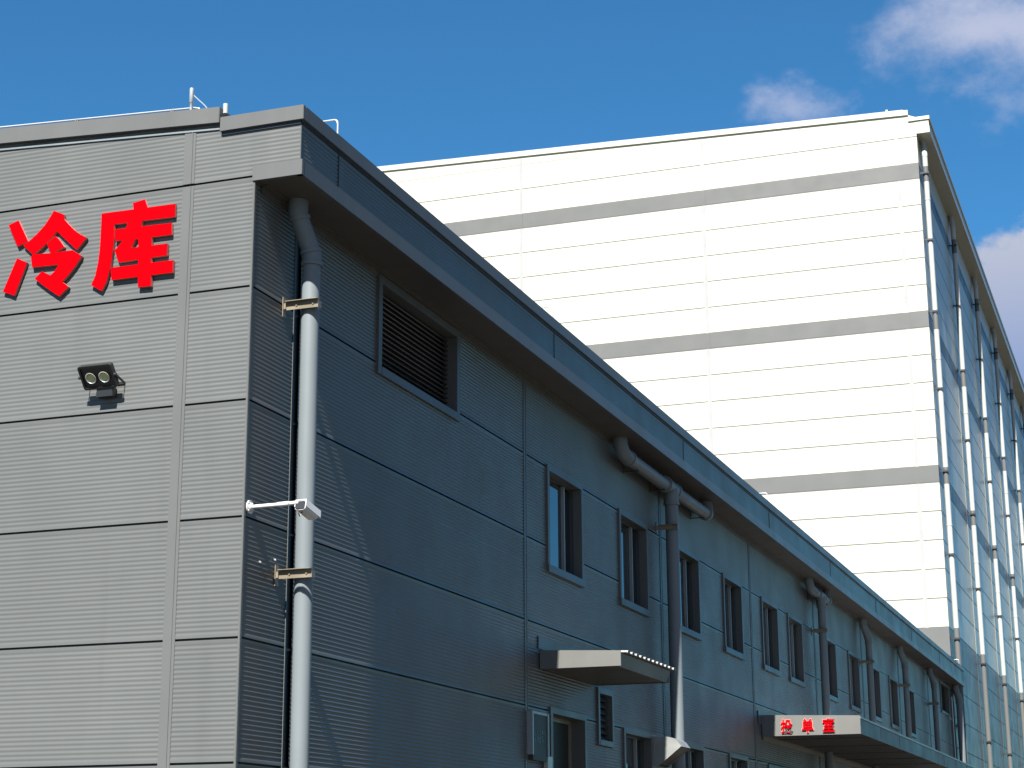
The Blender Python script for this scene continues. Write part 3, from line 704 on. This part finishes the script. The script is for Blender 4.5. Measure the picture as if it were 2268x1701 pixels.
# ------------------------------------------------------------------ ground
m = MB(); m.face([(-900,-900,0),(900,-900,0),(900,900,0),(-900,900,0)]); g = m.build('ground', M['ground']); g['kind'] = 'structure'
g['label'] = 'plain concrete yard around the two warehouses'

# ------------------------------------------------------------------ sun and sky
sun_dir = Vector((-.0623,.8814,-1)).normalized()          # travel of the light
sl_ = bpy.data.lights.new('sun', 'SUN'); sl_.energy = 5.0; sl_.angle = R(.5); sl_.color = (1,.965,.90)
so = bpy.data.objects.new('sun', sl_); C.objects.link(so); so.rotation_euler = sun_dir.to_track_quat('-Z','Y').to_euler(); so.location = (0,-30,40)
el = math.asin(-sun_dir.z); az = math.atan2(-sun_dir.x, -sun_dir.y)

w = bpy.data.worlds.new('World'); bpy.context.scene.world = w; w.use_nodes = True
nt = w.node_tree; nt.nodes.clear()
sky = N(nt, 'ShaderNodeTexSky', sky_type='NISHITA'); sky.sun_disc = False; sky.sun_elevation = el; sky.sun_rotation = az
sky.air_density = 1.0; sky.dust_density = .15; sky.ozone_density = 3.0; sky.altitude = 200
bg = N(nt, 'ShaderNodeBackground'); bg.inputs['Strength'].default_value = .05
tint = N(nt, 'ShaderNodeVectorMath', operation='MULTIPLY'); tint.inputs[1].default_value = (.232,.572,.735)
nt.links.new(sky.outputs['Color'], tint.inputs[0]); nt.links.new(tint.outputs['Vector'], bg.inputs['Color'])
tc = N(nt, 'ShaderNodeTexCoord')
def math_n(op, a, b=None, c=None, clamp=False):
    n = N(nt, 'ShaderNodeMath', operation=op); n.use_clamp = clamp
    for i, v in enumerate((a,b,c)):
        if v is None: continue
        if isinstance(v, (int,float)): n.inputs[i].default_value = v
        else: nt.links.new(v, n.inputs[i])
    return n.outputs[0]
def dot(v):
    n = N(nt, 'ShaderNodeVectorMath', operation='DOT_PRODUCT'); nt.links.new(tc.outputs['Generated'], n.inputs[0]); n.inputs[1].default_value = v
    return n.outputs['Value']
def noise(scale, detail, rough, off):
    mp = N(nt, 'ShaderNodeMapping'); mp.inputs['Location'].default_value = off; mp.inputs['Scale'].default_value = (1,1,1.35)
    nt.links.new(tc.outputs['Generated'], mp.inputs['Vector'])
    n = N(nt, 'ShaderNodeTexNoise'); n.inputs['Scale'].default_value = scale; n.inputs['Detail'].default_value = detail; n.inputs['Roughness'].default_value = rough
    nt.links.new(mp.outputs['Vector'], n.inputs['Vector']); return n.outputs['Fac']
def cloud(d, wa, wb, k, scale, off, lo, hi, rot=0):
    d = Vector(d).normalized(); r_ = d.cross(Vector((0,0,1))).normalized(); u_ = r_.cross(d)
    r2 = r_*math.cos(R(rot))+u_*math.sin(R(rot)); u2 = u_*math.cos(R(rot))-r_*math.sin(R(rot))
    c_ = math_n('MAXIMUM', dot(d), .01)
    a = math_n('DIVIDE', dot(r2), math_n('MULTIPLY', c_, wa)); b = math_n('DIVIDE', dot(u2), math_n('MULTIPLY', c_, wb))
    e = math_n('SUBTRACT', 1, math_n('SQRT', math_n('ADD', math_n('MULTIPLY', a, a), math_n('MULTIPLY', b, b))))
    nz = math_n('MULTIPLY', math_n('SUBTRACT', noise(scale, 9, .62, off), .5), k)
    mr = N(nt, 'ShaderNodeMapRange', interpolation_type='SMOOTHSTEP'); mr.inputs['From Min'].default_value = lo; mr.inputs['From Max'].default_value = hi
    nt.links.new(math_n('ADD', e, nz), mr.inputs['Value'])
    front = math_n('GREATER_THAN', dot(d), .2)
    return math_n('MULTIPLY', mr.outputs['Result'], front), a, b
cA, _, _ = cloud((-.060,.9070,.4215), .088, .044, 2.3, 20, (3,1,2), -.05, 1.25, -10)
cB, _, _ = cloud((-.1660,.9060,.3925), .034, .016, 2.8, 34, (1,7,4), -.05, 1.3)
cC, _, bC = cloud((-.020,.957,.257), .105, .078, .8, 24, (5,2,9), .0, .20)
def bgc(col): 
    n = N(nt, 'ShaderNodeBackground'); n.inputs['Color'].default_value = (*col,1); return n
bA = bgc((.160,.166,.205)); bB = bgc((.138,.150,.198)); bCc = N(nt, 'ShaderNodeBackground')
mixc = N(nt, 'ShaderNodeMix', data_type='RGBA'); mixc.inputs[6].default_value = (.077,.10,.165,1); mixc.inputs[7].default_value = (.14,.147,.175,1)
nt.links.new(math_n('ADD', math_n('MULTIPLY', bC, 1.1), .1, clamp=True), mixc.inputs[0]); nt.links.new(mixc.outputs[2], bCc.inputs['Color'])
cur = bg.outputs[0]
cFill, _, _ = cloud((.80,-.52,.32), .95, .55, 1.6, 3.2, (8,3,6), .1, .9)  # unseen cloud added out of view, warms the light on the shaded walls
bFill = bgc((.215,.135,.125))
for msk, b_, mx in ((cFill,bFill,.8),(cA,bA,.78),(cB,bB,.62),(cC,bCc,.95)):
    mixs = N(nt, 'ShaderNodeMixShader'); nt.links.new(math_n('MULTIPLY', msk, mx), mixs.inputs[0]); nt.links.new(cur, mixs.inputs[1]); nt.links.new(b_.outputs[0], mixs.inputs[2]); cur = mixs.outputs[0]
outw = N(nt, 'ShaderNodeOutputWorld'); nt.links.new(cur, outw.inputs['Surface'])

# ------------------------------------------------------------------ camera
cd = bpy.data.cameras.new('camera'); co = bpy.data.objects.new('camera', cd); C.objects.link(co)
yaw, pitch, roll = R(19.77503), R(14.81456), R(-.27602)
f = Vector((-math.sin(yaw)*math.cos(pitch), math.cos(yaw)*math.cos(pitch), math.sin(pitch)))
r0 = Vector((math.cos(yaw), math.sin(yaw), 0)); u0 = r0.cross(f)
rr_ = r0*math.cos(roll)+u0*math.sin(roll); uu_ = -r0*math.sin(roll)+u0*math.cos(roll)
co.matrix_world = Matrix(((rr_.x,uu_.x,-f.x,7.1318),(rr_.y,uu_.y,-f.y,-13.2596),(rr_.z,uu_.z,-f.z,1.6),(0,0,0,1)))
cd.sensor_width = 36; cd.sensor_fit = 'HORIZONTAL'; cd.lens = 36*4047.13/2268; cd.clip_end = 3000; cd.clip_start = .1
sc = bpy.context.scene; sc.camera = co
sc.view_settings.view_transform = 'Standard'; sc.view_settings.look = 'None'; sc.view_settings.gamma = 1; sc.view_settings.exposure = 1.95
sc.cycles.max_bounces = 8; sc.cycles.glossy_bounces = 4; sc.cycles.diffuse_bounces = 4
